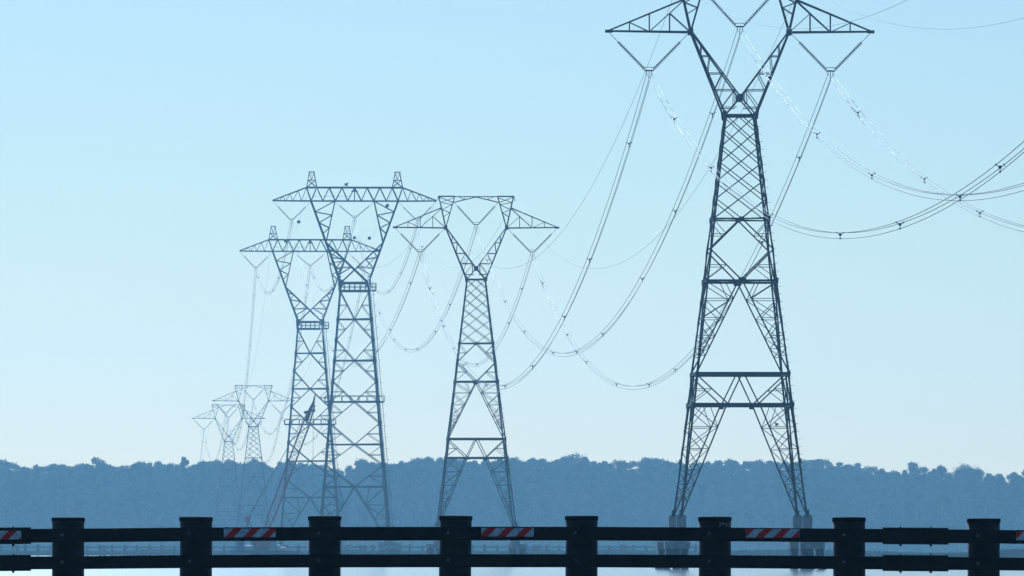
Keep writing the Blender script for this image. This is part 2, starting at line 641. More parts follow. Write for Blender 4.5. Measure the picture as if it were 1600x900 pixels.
    for f in (-1, 1):
        y = f * dA(653) * s
        b.box((-0.30, y - 0.05, 653 * s - 0.32), (0.30, y + 0.05, 653 * s + 0.32))
    b.beam((0, -dA(653) * s, 653 * s), (0, dA(653) * s, 653 * s), 0.12)
    b.build('apex_plate', M['steel'], root)
    b = MB()
    for f in (-1, 1):
        y = f * 6 * s
        b.beam((-96 * s, y, 835 * s), (96 * s, y, 835 * s), 0.10)
        for sg in (-1, 1):
            b.beam((sg * 96 * s, y, 835.6 * s), (sg * 54 * s, y, 835.6 * s), 0.17)
            b.beam((sg * 58.5 * s, y, 820 * s), (0, y, 834 * s), 0.12)
            b.beam((sg * 30 * s, y, 827.5 * s), (sg * 30 * s, y, 835 * s), 0.06)
            b.beam((sg * 30 * s, y, 827.5 * s), (sg * 46 * s, y, 835 * s), 0.06)
            b.beam((sg * 96 * s, y, 835 * s), (sg * 97.5 * s, y, 824 * s), 0.06)
    for u in (-95, -54, -30, 0, 30, 54, 95):
        b.beam((u * s, -6 * s, 835 * s), (u * s, 6 * s, 835 * s), 0.08)
    b.build('top_beam', M['steel'], root)
    v_string(root, (-56 * s, 0, 820 * s), (56 * s, 0, 820 * s), (0, 0, 765 * s))
    for sg in (-1, 1):
        a, c = (sg * 204 * s, 0, 754 * s), (sg * 80 * s, 0, 754 * s)
        lo, hi = (a, c) if sg < 0 else (c, a)
        v_string(root, lo, hi, (sg * 142 * s, 0, 696 * s))
    return root

# ---- pylon kind B: taller river-crossing pylon with a flat lattice cross-beam
def wB(v):
    return 54.5 - 0.0822 * v

def make_pylon_b():
    root = empty('crossing_pylon', (0, 0, 0))
    s = SB
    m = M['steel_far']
    for k in range(4):
        b = MB()
        p = rot4((wB(0) * s, -wB(0) * s, 0), k)
        q = rot4((wB(403) * s, -wB(403) * s, 403 * s), k)
        b.beam(p, q, 0.44, 0.36)
        b.box(tuple(p + Vector((-0.5, -0.5, 0))), tuple(p + Vector((0.5, 0.5, 0.25))))
        for v in (84.3, 118, 150, 184, 217, 249, 281.5, 314, 346):
            c = rot4((wB(v) * s, -wB(v) * s, v * s), k)
            b.box(tuple(c - Vector((0.28, 0.28, 0.45))), tuple(c + Vector((0.28, 0.28, 0.45))))
        b.build('leg', m, root)
    b = MB()
    for k in range(4):
        def fp(u, v): return rot4((u * s, -wB(v) * s, v * s), k)
        def mem(u1, v1, u2, v2, t): b.beam(fp(u1, v1), fp(u2, v2), t)
        def both(u1, v1, u2, v2, t):
            mem(u1, v1, u2, v2, t)
            mem(-u1, v1, -u2, v2, t)
        nodes = [390, 314, 249, 184, 118]
        cen = [346, 281.5, 217, 150.3]
        mem(-wB(403), 403, wB(403), 403, 0.34)
        mem(-wB(390), 390, wB(390), 390, 0.26)
        for i in range(4):
            a, c, e = nodes[i], cen[i], nodes[i+1]
            both(wB(a), a, 0, c, 0.175)
            both(0, c, wB(e), e, 0.175)
            mem(-wB(c), c, wB(c), c, 0.20)
            for ve in (a, e):
                vm = (ve + c) / 2
                um = wB(ve) / 2
                both(um, vm, wB(vm), vm, 0.11)
                both(um, vm, wB(c), c + (2 if ve > c else -2), 0.10)
        c = 84.3
        both(wB(118), 118, 0, c, 0.175)
        mem(-wB(c), c, wB(c), c, 0.25)
        both(0, c, wB(0) - 4, 2, 0.20)
        both(wB(101) / 2, 101, wB(101), 101, 0.11)
        both(wB(101) / 2, 101, wB(86), 86, 0.10)
        for i, v in enumerate((56, 34, 16)):
            u = (wB(0) - 4) * (c - v) / 82.3
            both(u, v, wB(v), v, 0.11)
            v0 = (84, 56, 34)[i]
            both(u, v, wB(v0), v0, 0.11)
        u = (wB(0) - 4) * (c - 56) / 82.3
        both(wB(84) / 2, 84, u, 56, 0.11)
        both(u, 56, wB(34), 34, 0.12)
    for v in (403, 346, 281.5, 217, 150.3, 84.3):
        h = wB(v) * s
        b.beam((-h, -h, v * s), (h, h, v * s), 0.11)
        b.beam((-h, h, v * s + 0.16), (h, -h, v * s + 0.16), 0.11)
    b.build('bracing', m, root)
    # two walkways with handrails
    for v0, v1, ov, name in ((391, 402, 9.0, 'walkway'), (217, 226, 7.5, 'walkway')):
        h = (wB(v0) + 2.0) * s
        x0, x1 = -h, h + ov * s
        if v0 == 217:
            x0 -= ov * s
        for f in (-1, 1):
            b = MB()
            yy = f * (h - 0.25)
            b.box((x0, yy - 0.5, v0 * s - 0.10), (x1, yy + 0.5, v0 * s + 0.08))
            wk = b.build(name, m, root)
            b = MB()
            y = f * (h + 0.2)
            for vv in (v1, (v0 + v1) / 2) if v0 > 300 else (v1,):
                b.beam((x0, y, vv * s), (x1, y, vv * s), 0.12)
            n = 7
            for i in range(n + 1):
                x = x0 + (x1 - x0) * i / n
                b.beam((x, y, v0 * s), (x, y, v1 * s), 0.12)
            b.build('handrail', m, wk)
    # ladder beside one leg
    b = MB()
    lo, hi = Vector((wB(6) * s + 0.3, -wB(6) * s, 6 * s)), Vector((wB(402) * s + 0.3, -wB(402) * s, 402 * s))
    d = Vector((0.5, 0, 0))
    b.beam(lo, hi, 0.09)
    b.beam(lo + d, hi + d, 0.09)
    for i in range(90):
        p = lo.lerp(hi, i / 89)
        b.beam(p, p + d, 0.05)
    for i in range(24):
        p = lo.lerp(hi, i / 23)
        b.beam(p + d, p + d + Vector((0.42, 0, 0)), 0.07)
    b.build('ladder', m, root)
    def dF(v): return 22 - 15.5 * (v - 403) / 128.0
    for sg in (-1, 1):
        b = MB()
        def P(u, v, f): return Vector((sg * u * s, f * dF(v) * s, v * s))
        def uo(v): return 21.6 + (68 - 21.6) * (v - 403) / 128.0
        def ui(v): return 44.5 - 14 * (v - 466) / 65.0
        def ud(v): return -21.6 + (44.5 + 21.6) * (v - 403) / 63.0
        for f in (-1, 1):
            b.beam(P(21.6, 403, f), P(68, 531, f), 0.38)
            b.beam(P(44.5, 466, f), P(30.5, 531, f), 0.23)
            b.beam(P(44.5, 466, f), P(-21.6, 403, f), 0.25)
            zz = [(30.5, 531), (uo(514), 514), (ui(509), 509), (uo(497), 497), (ui(489), 489), (uo(480), 480)]
            for i in range(5):
                b.beam(P(*zz[i], f), P(*zz[i+1], f), 0.14)
            zz = [(uo(456), 456), (ud(452), 452), (uo(443), 443), (ud(440), 440), (uo(426), 426), (ud(428), 428), (uo(415), 415)]
            for i in range(6):
                b.beam(P(*zz[i], f), P(*zz[i+1], f), 0.13)
            b.box(tuple(P(21.6, 403, f) - Vector((0.5, 0.12, 0.6))), tuple(P(21.6, 403, f) + Vector((0.5, 0.12, 0.6))))
        b.beam(P(22, 413, -1), P(22, 413, 1), 0.2)
        for v in (430, 450, 470, 490, 510, 528):
            b.beam(P(uo(v), v, -1), P(uo(v), v, 1), 0.13)
        for v in (490, 510):
            b.beam(P(ui(v), v, -1), P(ui(v), v, 1), 0.11)
        b.build('fork_arm', m, root)
    # cross-beam
    b = MB()
    def dX(u): return 6.5 if abs(u) < 75 else 6.5 - 5.5 * (abs(u) - 75) / 52.5
    def X(u, v, f): return Vector((u * s, f * dX(u) * s, v * s))
    for f in (-1, 1):
        b.beam(X(-75, 531, f), X(75, 531, f), 0.25)
        b.beam(X(-75, 552, f), X(75, 552, f), 0.32)
        for sg in (-1, 1):
            b.beam(X(sg * 75, 531, f), X(sg * 128, 531.3, f), 0.26)
            b.beam(X(sg * 75, 552, f), X(sg * 128, 532, f), 0.23)
            zz = [(75, 552), (68, 531), (59, 552), (49.6, 531), (39.5, 552), (30, 531), (19.5, 552), (10.7, 531), (0, 552)]
            for i in range(8):
                b.beam(X(sg * zz[i][0], zz[i][1], f), X(sg * zz[i+1][0], zz[i+1][1], f), 0.24 if i in (0, 1, 4, 5) else 0.19)
            zz = [(75, 552), (83, 531), (88, 547), (97, 531), (100.5, 542.3), (108, 531), (112, 538), (118, 531), (121, 534.7)]
            for i in range(8):
                b.beam(X(sg * zz[i][0], zz[i][1], f), X(sg * zz[i+1][0], zz[i+1][1], f), 0.11)
    for u in (-97, -75, -49.6, -30, -10.7, 10.7, 30, 49.6, 75, 97):
        b.beam(X(u, 531, -1), X(u, 531, 1), 0.13)
        if abs(u) <= 75: b.beam(X(u, 552, -1), X(u, 552, 1), 0.13)
    us = [-75, -49.6, -30, -10.7, 10.7, 30, 49.6, 75]
    for i in range(7):
        f = 1 if i % 2 else -1
        b.beam(X(us[i], 531.4, f), X(us[i+1], 531.4, -f), 0.12)
        b.beam(X(us[i], 551.6, f), X(us[i+1], 551.6, -f), 0.12)
    b.build('crossbeam', m, root)
    b = MB()
    b.beam((0, 0, 531 * s), (0, 0, 551 * s), 0.2)
    b.box((-5 * s, -0.5, 545.6 * s), (5 * s, 0.5, 546.9 * s))
    b.box((-2 * s, -0.3, 547 * s), (2 * s, 0.3, 550 * s))
    b.build('light_bracket', m, root)
    b = MB()
    b.beam((-65 * s, -4 * s, 538.5 * s), (-8 * s, -4 * s, 538.5 * s), 0.05)
    b.build('safety_line', M['fitting'], root)
    for sg in (-1, 1):
        b = MB()
        for f in (-1, 1):
            def K(u, v): return Vector((sg * u * s, f * (6.5 - 4.0 * (v - 552) / 24.0) * s, v * s))
            b.beam(K(59, 552), K(63.5, 576), 0.175)
            b.beam(K(75, 552), K(70.5, 576), 0.175)
            b.beam(K(61.2, 563.5), K(72.8, 563.5), 0.13)
            b.beam(K(59, 552), K(72.8, 563.5), 0.15)
            b.beam(K(75, 552), K(61.2, 563.5), 0.15)
            b.beam(K(63.5, 575), K(67, 564), 0.11)
            b.beam(K(70.5, 575), K(67, 564), 0.11)
            b.beam(K(62, 576.3), K(72, 576.3), 0.175)
        for u in (63.5, 70.5):
            b.beam((sg * u * s, -2.5 * s, 576 * s), (sg * u * s, 2.5 * s, 576 * s), 0.18)
        b.build('peak', m, root)
    v_string(root, (-31 * s, 0, 530 * s), (31 * s, 0, 530 * s), (0, 0, 506 * s))
    for sg in (-1, 1):
        a, c = (sg * 127 * s, 0, 530 * s), (sg * 68 * s, 0, 530 * s)
        lo, hi = (a, c) if sg < 0 else (c, a)
        v_string(root, lo, hi, (sg * 98.5 * s, 0, 502 * s))
    return root

LBL = {
    1: 'nearest and largest dark steel lattice pylon with fork-shaped head, standing right of centre',
    2: 'second nearest delta-headed lattice pylon, standing alone just left of the centre',
    3: 'taller river-crossing pylon with flat lattice cross-beam, the nearer of the two',
    4: 'farther river-crossing pylon with flat lattice cross-beam, behind the crane boom',
    5: 'small far delta-headed pylon fading into haze, right one of the distant pair',
    6: 'smallest farthest delta-headed pylon fading into haze above the far trees',
}
PYL = {}
protoA, protoB = make_pylon_a(), make_pylon_b()
for k, (kind, px, d, zb) in TOWERS.items():
    if k == 1: o = protoA
    elif k == 3: o = protoB
    else: o = copy_tree(protoA if kind == 'A' else protoB, None, ('step_bolt',) if k > 2 else ())
    o.location = (axis_x(k), d, zb)
    o.rotation_euler = (0, 0, ROT)
    tag(o, LBL[k], 'pylon', 'power line pylons crossing the river')
    PYL[k] = o

# ---- concrete piers in the water under the legs
def make_pier(kind, zb, outx, outy):
    root = empty('concrete_pier', (0, 0, 0))
    b = MB()
    if kind == 'A':
        if zb > 3:
            b.box((-0.445, -0.445, 2.55), (0.445, 0.445, zb))
            b.build('column', M['concrete'], root)
            c = MB()
            x0, x1 = (-0.75, 1.55) if outx > 0 else (-1.55, 0.75)
            y0, y1 = (-0.75, 1.35) if outy > 0 else (-1.35, 0.75)
            c.box((x0, y0, 1.88), (x1, y1, 2.548))
            c.build('pile_cap', M['concrete'], root)
            for (px, py, rk) in ((x0 + 0.45, y0 + 0.45, 0), (x0 + 0.45, y1 - 0.45, 0), (x1 - 0.45, y0 + 0.45, 0), (x1 - 0.45, y1 - 0.45, 0)):
                q = MB()
                outer = (px - (x0 + x1) / 2) * outx > 0
                lean = 0.62 * outx if outer else 0.0
                q.tube([(px, py, 1.88), (px + lean, py, -2.0)], 0.33, 10)
                q.build('pile', M['pile'], root)
        else:
            b.box((-1.1, -1.1, 0.35), (1.1, 1.1, zb))
            b.build('pile_cap', M['concrete'], root)
            for px in (-0.6, 0.6):
                q = MB()
                q.tube([(px, 0, 0.35), (px, 0, -1.8)], 0.35, 10)
                q.build('pile', M['pile'], root)
    else:
        b.box((-2.5, -2.5, 1.55), (2.5, 2.5, zb - 0.45))
        b.box((-1.0, -1.0, zb - 0.447), (1.0, 1.0, zb))
        b.build('pile_cap', M['concrete'], root)
        for px in (-1.7, 0, 1.7):
            for py in (-1.7, 1.7):
                q = MB()
                q.tube([(px, py, 1.55), (px * 1.1, py * 1.1, -1.8)], 0.5, 10)
                q.build('pile', M['pile'], root)
    return root
WHERE = {1: 'the nearest pylon', 2: 'the second pylon', 3: 'the nearer crossing pylon', 4: 'the farther crossing pylon',
         5: 'the right pylon of the distant pair', 6: 'the farthest pylon'}
for k, (kind, px, d, zb) in TOWERS.items():
    h = (wA(0) * SA) if kind == 'A' else (wB(0) * SB)
    for sx in (-1, 1):
        for sy in (-1, 1):
            p = Matrix.Rotation(ROT, 3, 'Z') @ Vector((sx * h, sy * h, 0))
            o = make_pier(kind, zb, sx, sy)
            o.location = (axis_x(k) + p.x, d + p.y, 0)
            o.rotation_euler = (0, 0, ROT)
            tag(o, 'grey concrete pier under the %s %s leg of %s' % ('front' if sy < 0 else 'rear', 'left' if sx < 0 else 'right', WHERE[k]),
                'pier', 'concrete piers under the pylons')

# ------------------------------------------------------------------ conductors
def attach(k, which):
    """world points: 'L','C','R' yokes, 'l','r' shield-wire peaks"""
    if k == 0:
        c = Vector((47.3, 281.0, 4.9)); kind = 'A'
    elif k == 7:
        c = Vector((-98.5 - 0.058 * 430, 2657 + 445.0, -20.0)); kind = 'A'
    else:
        c = Vector((axis_x(k), TOWERS[k][2], TOWERS[k][3])); kind = TOWERS[k][0]
    if kind == 'A':
        loc = {'L': (-142, 696), 'C': (0, 765), 'R': (142, 696), 'l': (-96, 834), 'r': (96, 834)}[which]
        s = SA
    else:
        loc = {'L': (-98.5, 502), 'C': (0, 506), 'R': (98.5, 502), 'l': (-67, 575), 'r': (67, 575)}[which]
        s = SB
    return c + Matrix.Rotation(ROT, 3, 'Z') @ Vector((loc[0] * s, 0, loc[1] * s))

def spacer_mesh():
    b = MB()
    for x, z in SUB:
        b.beam((x * 1.08, 0, z + 0.0), (x * 0.25, 0, -0.46 + (z + 0.46) * 0.2), 0.042)
        b.box((x - 0.05, -0.09, z - 0.05), (x + 0.05, 0.09, z + 0.05))
    b.box((-0.09, -0.05, -0.55), (0.09, 0.05, -0.37))
    return b.mesh('spacer', M['fitting'])
SPACER = spacer_mesh()
SPAN_NAME = {0: 'sweeping in from the right to the nearest pylon', 1: 'hanging between the nearest and second pylons', 2: 'hanging between the second and nearer crossing pylons',
             3: 'hanging between the two crossing pylons', 4: 'falling from the farther crossing pylon to the distant pair',
             5: 'hanging between the two distant pylons', 6: 'running from the farthest pylon down behind the trees'}
SAG = {0: (23.0, 24.5, 23.0, 15.7), 1: (24.5, 24.5, 24.5, 18.0), 2: (23, 23, 23, 15), 3: (10, 10, 10, 8.0), 4: (23, 23, 23, 16), 5: (13, 13, 13, 9), 6: (12, 12, 12, 9)}
SIDE = {'L': 'left', 'C': 'middle', 'R': 'right', 'l': 'left', 'r': 'right'}
def span_pt(a, b, sag, t):
    p = a.lerp(b, t)
    p.z -= 4 * sag * t * (1 - t)
    return p
for k in range(0, 7):
    for i, which in enumerate('LCR'):
        a, b_ = attach(k, which), attach(k + 1, which)
        sag = SAG[k][i]
        root = empty('conductor_bundle', a)
        tag(root, '%s bundle of three power wires %s' % (SIDE[which], SPAN_NAME[k]), 'power line', 'bundled power conductors of the line')
        N = 72
        for ox, oz in SUB:
            m = MB()
            m.tube([span_pt(a, b_, sag, j / N) + Vector((ox, 0, oz)) - a for j in range(N + 1)], 0.024 if k < 3 else 0.028, 6)
            m.build('conductor', M['wire'], root)
        L = (b_ - a).length
        ns = max(3, int(L / 48))
        for j in range(ns):
            t = (j + 0.5 + 0.12 * math.sin(j * 2.1 + i)) / ns
            p = span_pt(a, b_, sag, t)
            dd = span_pt(a, b_, sag, t + 0.004) - p
            link_mesh_object('spacer', SPACER, root, p - a, Matrix.Rotation(ROT, 3, 'Z').to_quaternion())
    for which in 'lr':
        a, b_ = attach(k, which), attach(k + 1, which)
        m = MB()
        m.tube([span_pt(a, b_, SAG[k][3], j / 64) - a for j in range(65)], 0.016, 6)
        o = m.build('shield_wire', M['wire'], None, a)
        tag(o, '%s single thin shield wire %s' % (SIDE[which], SPAN_NAME[k].replace('hanging', 'strung high').replace('falling', 'dropping high')), 'wire', 'thin shield wires above the line')

# marker balls on the shield wires between the two crossing pylons
for i, (which, t, lb) in enumerate((('l', 0.305, 'dark marker ball on the wire below the left end of the nearer cross-beam'),
                                    ('l', 0.64, 'dark marker ball just in front of the farther cross-beam, left part'),
                                    ('r', 0.179, 'dark marker ball tucked under the right end of the nearer cross-beam'),
                                    ('r', 0.52, 'dark marker ball framed inside the fork of the nearer crossing pylon'),
                                    ('r', 0.834, 'dark marker ball beside the right peak of the farther crossing pylon'))):
    p = span_pt(attach(3, which), attach(4, which), 8.0, t)
    b = MB()
    prof = [(0.40 * math.sin(math.pi * q / 10) + 0.002, -0.40 * math.cos(math.pi * q / 10)) for q in range(11)]
    b.lathe((0, 0, 0), (0, 0, 1), prof, 14)
    b.lathe((0, 0, 0), (0, 1, 0), [(0.035, -0.55), (0.035, 0.55)], 8)
    o = b.build('marker_ball', M['ball'], None, p)
    tag(o, lb, 'marker ball', 'aerial marker balls on the shield wires')

# ------------------------------------------------------------------ birds
def make_bird(label, loc, rz, k=1.0):
    b = bmesh.new()
    def lobe(c, r, rotx=0):
        mtx = Matrix.Translation(c) @ Matrix.Rotation(rotx, 4, 'Y') @ Matrix.Diagonal((*r, 1))
        bmesh.ops.create_icosphere(b, subdivisions=2, radius=1.0, matrix=mtx)
    lobe((0, 0, 0.26), (0.24, 0.12, 0.14), R(35))
    lobe((0.16, 0, 0.44), (0.085, 0.075, 0.085))
    lobe((0.10, 0, 0.36), (0.09, 0.08, 0.10))
    mtx = Matrix.Translation((0.27, 0, 0.43)) @ Matrix.Rotation(R(95), 4, 'Y')
    bmesh.ops.create_cone(b, cap_ends=True, segments=8, radius1=0.03, radius2=0.003, depth=0.09, matrix=mtx)
    lobe((-0.24, 0, 0.12), (0.16, 0.06, 0.025), R(-38))
    for y in (-0.11, 0.11):
        lobe((-0.04, y, 0.26), (0.22, 0.025, 0.10), R(35))
    for y in (-0.05, 0.05):
        mtx = Matrix.Translation((0.02, y, 0.07))
        bmesh.ops.create_cone(b, cap_ends=True, segments=6, radius1=0.014, radius2=0.014, depth=0.14, matrix=mtx)
    me = bpy.data.meshes.new('bird')
    b.to_mesh(me)
    b.free()
    me.materials.append(M['bird'])
    o = bpy.data.objects.new('bird', me)
    COL.objects.link(o)
    o.location = loc
    o.rotation_euler = (0, 0, rz)
    o.scale = (k, k, k)
    tag(o, label, 'bird')
    return o
p1 = PYL[1].location + Matrix.Rotation(ROT, 3, 'Z') @ Vector((51.5 * SA, -wA(138) * SA, 138 * SA + 0.03))
make_bird('small dark bird perched on the nearest pylon low in its right leg bracing', p1, R(200), 0.72)
p3 = PYL[3].location + Matrix.Rotation(ROT, 3, 'Z') @ Vector((-13 * SB, -6.5 * SB, 552 * SB + 0.15))
make_bird('dark bird sitting on top of the nearer cross-beam', p3, R(20), 1.7)

# ------------------------------------------------------------------ fender fences (piles with two rails)
NEAR = 100.0           # distance of the foreground fence
PITCH = NEAR / FPX
Q = NEAR / 185.0
def make_post(r, top, parent, x, y, dz, bottom=-1.5, full=True):
    b = MB()
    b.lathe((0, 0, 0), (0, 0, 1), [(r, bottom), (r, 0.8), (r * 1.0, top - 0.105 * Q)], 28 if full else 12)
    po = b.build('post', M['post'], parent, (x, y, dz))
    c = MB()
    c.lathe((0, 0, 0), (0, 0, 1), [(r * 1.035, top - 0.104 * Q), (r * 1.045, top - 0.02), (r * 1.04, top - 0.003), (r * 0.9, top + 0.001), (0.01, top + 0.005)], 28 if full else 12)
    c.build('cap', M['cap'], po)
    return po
def dip(px):
    tab = [(-600, -9.0), (0, -3.5), (106, -3.0), (305, -1.2), (507, -0.3), (709, 0.0), (908, 0.0), (1117, -1.2), (1328, -3.0), (1537, -4.6), (2200, -12)]
    for (x0, v0), (x1, v1) in zip(tab, tab[1:]):
        if x0 <= px <= x1:
            t = (px - x0) / (x1 - x0)
            t = t * t * (3 - 2 * t) if False else t
            return (v0 + (v1 - v0) * t) * PITCH
    return 0.0
fence = tag(empty('guard_fence', (0, NEAR, 0)), 'near-black fence of round capped posts and two rails across the foreground', 'fence')
posts = [-296, -96, 106, 305, 507, 709, 908, 1117, 1328, 1537, 1748, 1960]
RP = 25.3 * PITCH
TOPJ = [0, 0, 0.5, -0.3, 0.2, 0.2, 0.1, -0.2, 0.8, 0.5, 0, 0]
for px, tj in zip(posts, TOPJ):
    x = (px - 800) * PITCH
    po = make_post(RP, CAM_Z + 50.0 * PITCH + tj * PITCH, fence, x * (NEAR + RP + 0.34 * Q) / NEAR, RP + 0.34 * Q, dip(px))
    po.rotation_euler = (random.uniform(-.006, .006), random.uniform(-.009, .009), random.uniform(0, 6))
    if px == 1117:
        # pale scuffed sticker remains, a thin curved sheet on the post
        b = MB()
        zt = CAM_Z + 50.0 * PITCH
        n = 10
        for i in range(n):
            a0, a1 = R(-78 + 78 * i / n), R(-78 + 78 * (i + 1) / n)
            rr = RP + 0.004
            z0, z1 = zt - 0.235 * Q, zt - 0.125 * Q
            b.poly([(math.cos(a0 + 0) * rr, math.sin(a0) * rr, z0), (math.cos(a1) * rr, math.sin(a1) * rr, z0), (math.cos(a1) * rr, math.sin(a1) * rr, z1), (math.cos(a0) * rr, math.sin(a0) * rr, z1)], True)
        po.rotation_euler = (0, 0, 0)
        b.build('scuffed_label', M['scuff'], po)
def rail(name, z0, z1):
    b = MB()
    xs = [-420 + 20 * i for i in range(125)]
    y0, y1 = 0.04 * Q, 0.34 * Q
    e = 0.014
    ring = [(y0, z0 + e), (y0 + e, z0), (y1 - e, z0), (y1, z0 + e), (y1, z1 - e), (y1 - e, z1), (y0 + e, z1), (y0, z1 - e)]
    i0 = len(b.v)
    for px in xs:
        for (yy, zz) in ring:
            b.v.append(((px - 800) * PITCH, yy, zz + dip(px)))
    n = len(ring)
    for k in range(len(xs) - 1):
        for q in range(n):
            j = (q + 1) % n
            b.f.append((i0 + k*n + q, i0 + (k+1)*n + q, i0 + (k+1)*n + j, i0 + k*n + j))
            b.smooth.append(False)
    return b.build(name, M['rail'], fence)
ZT = (CAM_Z + 33.0 * PITCH, CAM_Z + 11.6 * PITCH)
ZL = (CAM_Z - 10.0 * PITCH, CAM_Z - 30.4 * PITCH)
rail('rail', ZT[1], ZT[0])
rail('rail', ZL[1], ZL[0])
bolt_b = MB()
bolt_b.lathe((0, 0, 0), (0, -1, 0), [(0.020, 0), (0.020, 0.004), (0.013, 0.006), (0.013, 0.017), (0.006, 0.020)], 10)
bolt_me = bolt_b.mesh('bolt', M['bolt'])
for px in posts:
    for z in (ZT, ZL):
        link_mesh_object('bolt', bolt_me, fence, ((px - 9 - 800) * PITCH, 0.04 * Q - 0.001, (z[0] + z[1]) / 2 + dip(px) + 0.008))
for x0, x1 in ((-55, 47), (1380, 1482)):
    for (zt, zb) in (ZT, ZL):
        b = MB()
        xa, xb = (x0 - 800) * PITCH, (x1 - 800) * PITCH
        o = 2.4 * PITCH
        dz0, dz1 = dip(x0), dip(x1)
        # sleeve as a bevelled box following the slope of the rail
        i0 = len(b.v)
        for xx, dz in ((xa, dz0), (xb, dz1)):
            for yy, zz in ((0.0, zb - o + 0.012), (0.012, zb - o), (0.37 * Q, zb - o), (0.37 * Q, zt + o), (0.012, zt + o), (0.0, zt + o - 0.012)):
                b.v.append((xx, yy, zz + dz))
        for q in range(6):
            j = (q + 1) % 6
            b.f.append((i0 + q, i0 + 6 + q, i0 + 6 + j, i0 + j)); b.smooth.append(False)
        b.f.append(tuple(i0 + q for q in range(6))); b.smooth.append(False)
        b.f.append(tuple(i0 + 6 + q for q in reversed(range(6)))); b.smooth.append(False)
        sl = b.build('splice_sleeve', M['rail'], fence)
        for fr in (0.27, 0.735):
            xx = xa + (xb - xa) * fr
            dz = dz0 + (dz1 - dz0) * fr
            q = MB()
            q.lathe((xx, 0.09, zb - o + dz - 0.026), (0, 0, 1), [(0.010, 0), (0.010, zt - zb + 2 * o + 0.042)], 8)
            q.lathe((xx, 0.09, zb - o + dz - 0.017), (0, 0, 1), [(0.018, 0), (0.018, 0.016)], 6, False)
            q.build('bolt', M['rail'], sl)
def hazard_panel(x0, x1, zt, zb, shift, name):
    """white board with slanting red bands laid on the rail face"""
    xa, xb = (x0 - 800) * PITCH, (x1 - 800) * PITCH
    dz = (dip(x0) + dip(x1)) / 2
    sleeve = (x1 < 60)
    yf = -0.003 if sleeve else 0.04 * Q - 0.003
    za, zc = zb + dz, zt + dz
    b = MB()
    b.box((xa, yf - 0.004, za), (xb, yf, zc))
    pn = b.build('hazard_panel', M['white'], fence)
    H = zc - za
    slant = H * 0.98
    per = 28.4 * PITCH
    red = per * 0.47
    k = -3
    r = MB()
    while True:
        s0 = xa + shift * PITCH + k * per
        k += 1
        if s0 > xb + slant: break
        # parallelogram clipped to the board
        poly = [(s0, za), (s0 + red, za), (s0 + red + slant, zc), (s0 + slant, zc)]
        def clip(pl, xc, keep_gt):
            out = []
            for i in range(len(pl)):
                p, q = pl[i], pl[(i + 1) % len(pl)]
                inp = p[0] >= xc if keep_gt else p[0] <= xc
                inq = q[0] >= xc if keep_gt else q[0] <= xc
                if inp: out.append(p)
                if inp != inq:
                    t = (xc - p[0]) / (q[0] - p[0])
                    out.append((xc, p[1] + (q[1] - p[1]) * t))
            return out
        poly = clip(poly, xa + 0.002, True)
        if len(poly) >= 3: poly = clip(poly, xb - 0.002, False)
        if len(poly) < 3: continue
        r.poly([(p[0], yf - 0.007, p[1]) for p in poly])
    r.build('red_band', M['red'], pn)
zt, zb = CAM_Z + 31.2 * PITCH, CAM_Z + 17.6 * PITCH
hazard_panel(-49, 33, zt - 0.8 * PITCH, zb - 0.8 * PITCH, 20.5, 'a')
hazard_panel(349.5, 430.5, zt - 0.2 * PITCH, zb - 0.2 * PITCH, 1.5, 'b')
hazard_panel(752, 834, zt, zb, -3.5, 'c')
hazard_panel(1165.5, 1249, zt + 0.2 * PITCH, zb + 0.2 * PITCH, 14.5, 'd')
hazard_panel(1588, 1670, zt, zb, -15, 'e')

# far fender around the crossing pylons
FD = 1920.0
FP = FD / FPX
far = tag(empty('fender_fence', (0, FD, 0)), 'long pale hazy fence of posts and two rails in the water far behind', 'fence')
fx = [-38 + 19.4 * i for i in range(59)]
pb = MB()
pb.lathe((0, 0, 0), (0, 0, 1), [(0.42, -1.5), (0.42, 2.55), (0.47, 2.56), (0.47, 2.74), (0.3, 2.76)], 12)
far_post = pb.mesh('post', M['pile'])
for i, px in enumerate(fx):
    link_mesh_object('post', far_post, far, ((px - 800) * FP, 0.75 + random.uniform(-.1, .1), random.uniform(-.08, .08)))
    if i % 7 == 3:
        link_mesh_object('post', far_post, far, ((px - 800 + 6.5) * FP, 1.4, random.uniform(-.1, 0)))
for z0, z1 in ((1.92, 2.35), (0.85, 1.30)):
    b = MB()
    b.box(((fx[0] - 806) * FP, 0.0, z0), ((fx[-1] - 794) * FP, 0.30, z1))
    b.build('rail', M['pile'], far)

# ------------------------------------------------------------------ crane barge
BD = 1500.0
BP = BD / FPX
def bx(px): return (px - 800) * BP
barge = tag(empty('work_barge', (bx(416), BD, 0)), 'low dark flat work barge carrying the crane, far out on the water', 'barge')
b = MB()
xl, xr = bx(362) - bx(416), bx(468) - bx(416)
hull = [(xl + 0.8, -0.6), (xr - 0.8, -0.6), (xr, 0.5), (xr, 1.30), (xl, 1.30), (xl, 0.5)]
for y in (-4.5, 4.5):
    pts = [(x, y, z) for x, z in hull]
    b.poly(pts if y < 0 else list(reversed(pts)))
for i in range(6):
    j = (i + 1) % 6
    b.poly([(hull[i][0], -4.5, hull[i][1]), (hull[i][0], 4.5, hull[i][1]), (hull[j][0], 4.5, hull[j][1]), (hull[j][0], -4.5, hull[j][1])])
b.build('hull', M['hull'], barge)
b = MB()
for y in (-4.6, 4.45):
    b.box((xl, y, 1.303), (xr, y + 0.15, 1.45))
for i in range(7):
    x = xl + (xr - xl) * i / 6
    b.beam((x, -4.4, 1.3), (x, -4.4, 2.1), 0.07)
b.beam((xl, -4.4, 2.1), (xr, -4.4, 2.1), 0.06)
b.build('deck_rail', M['hull'], barge)

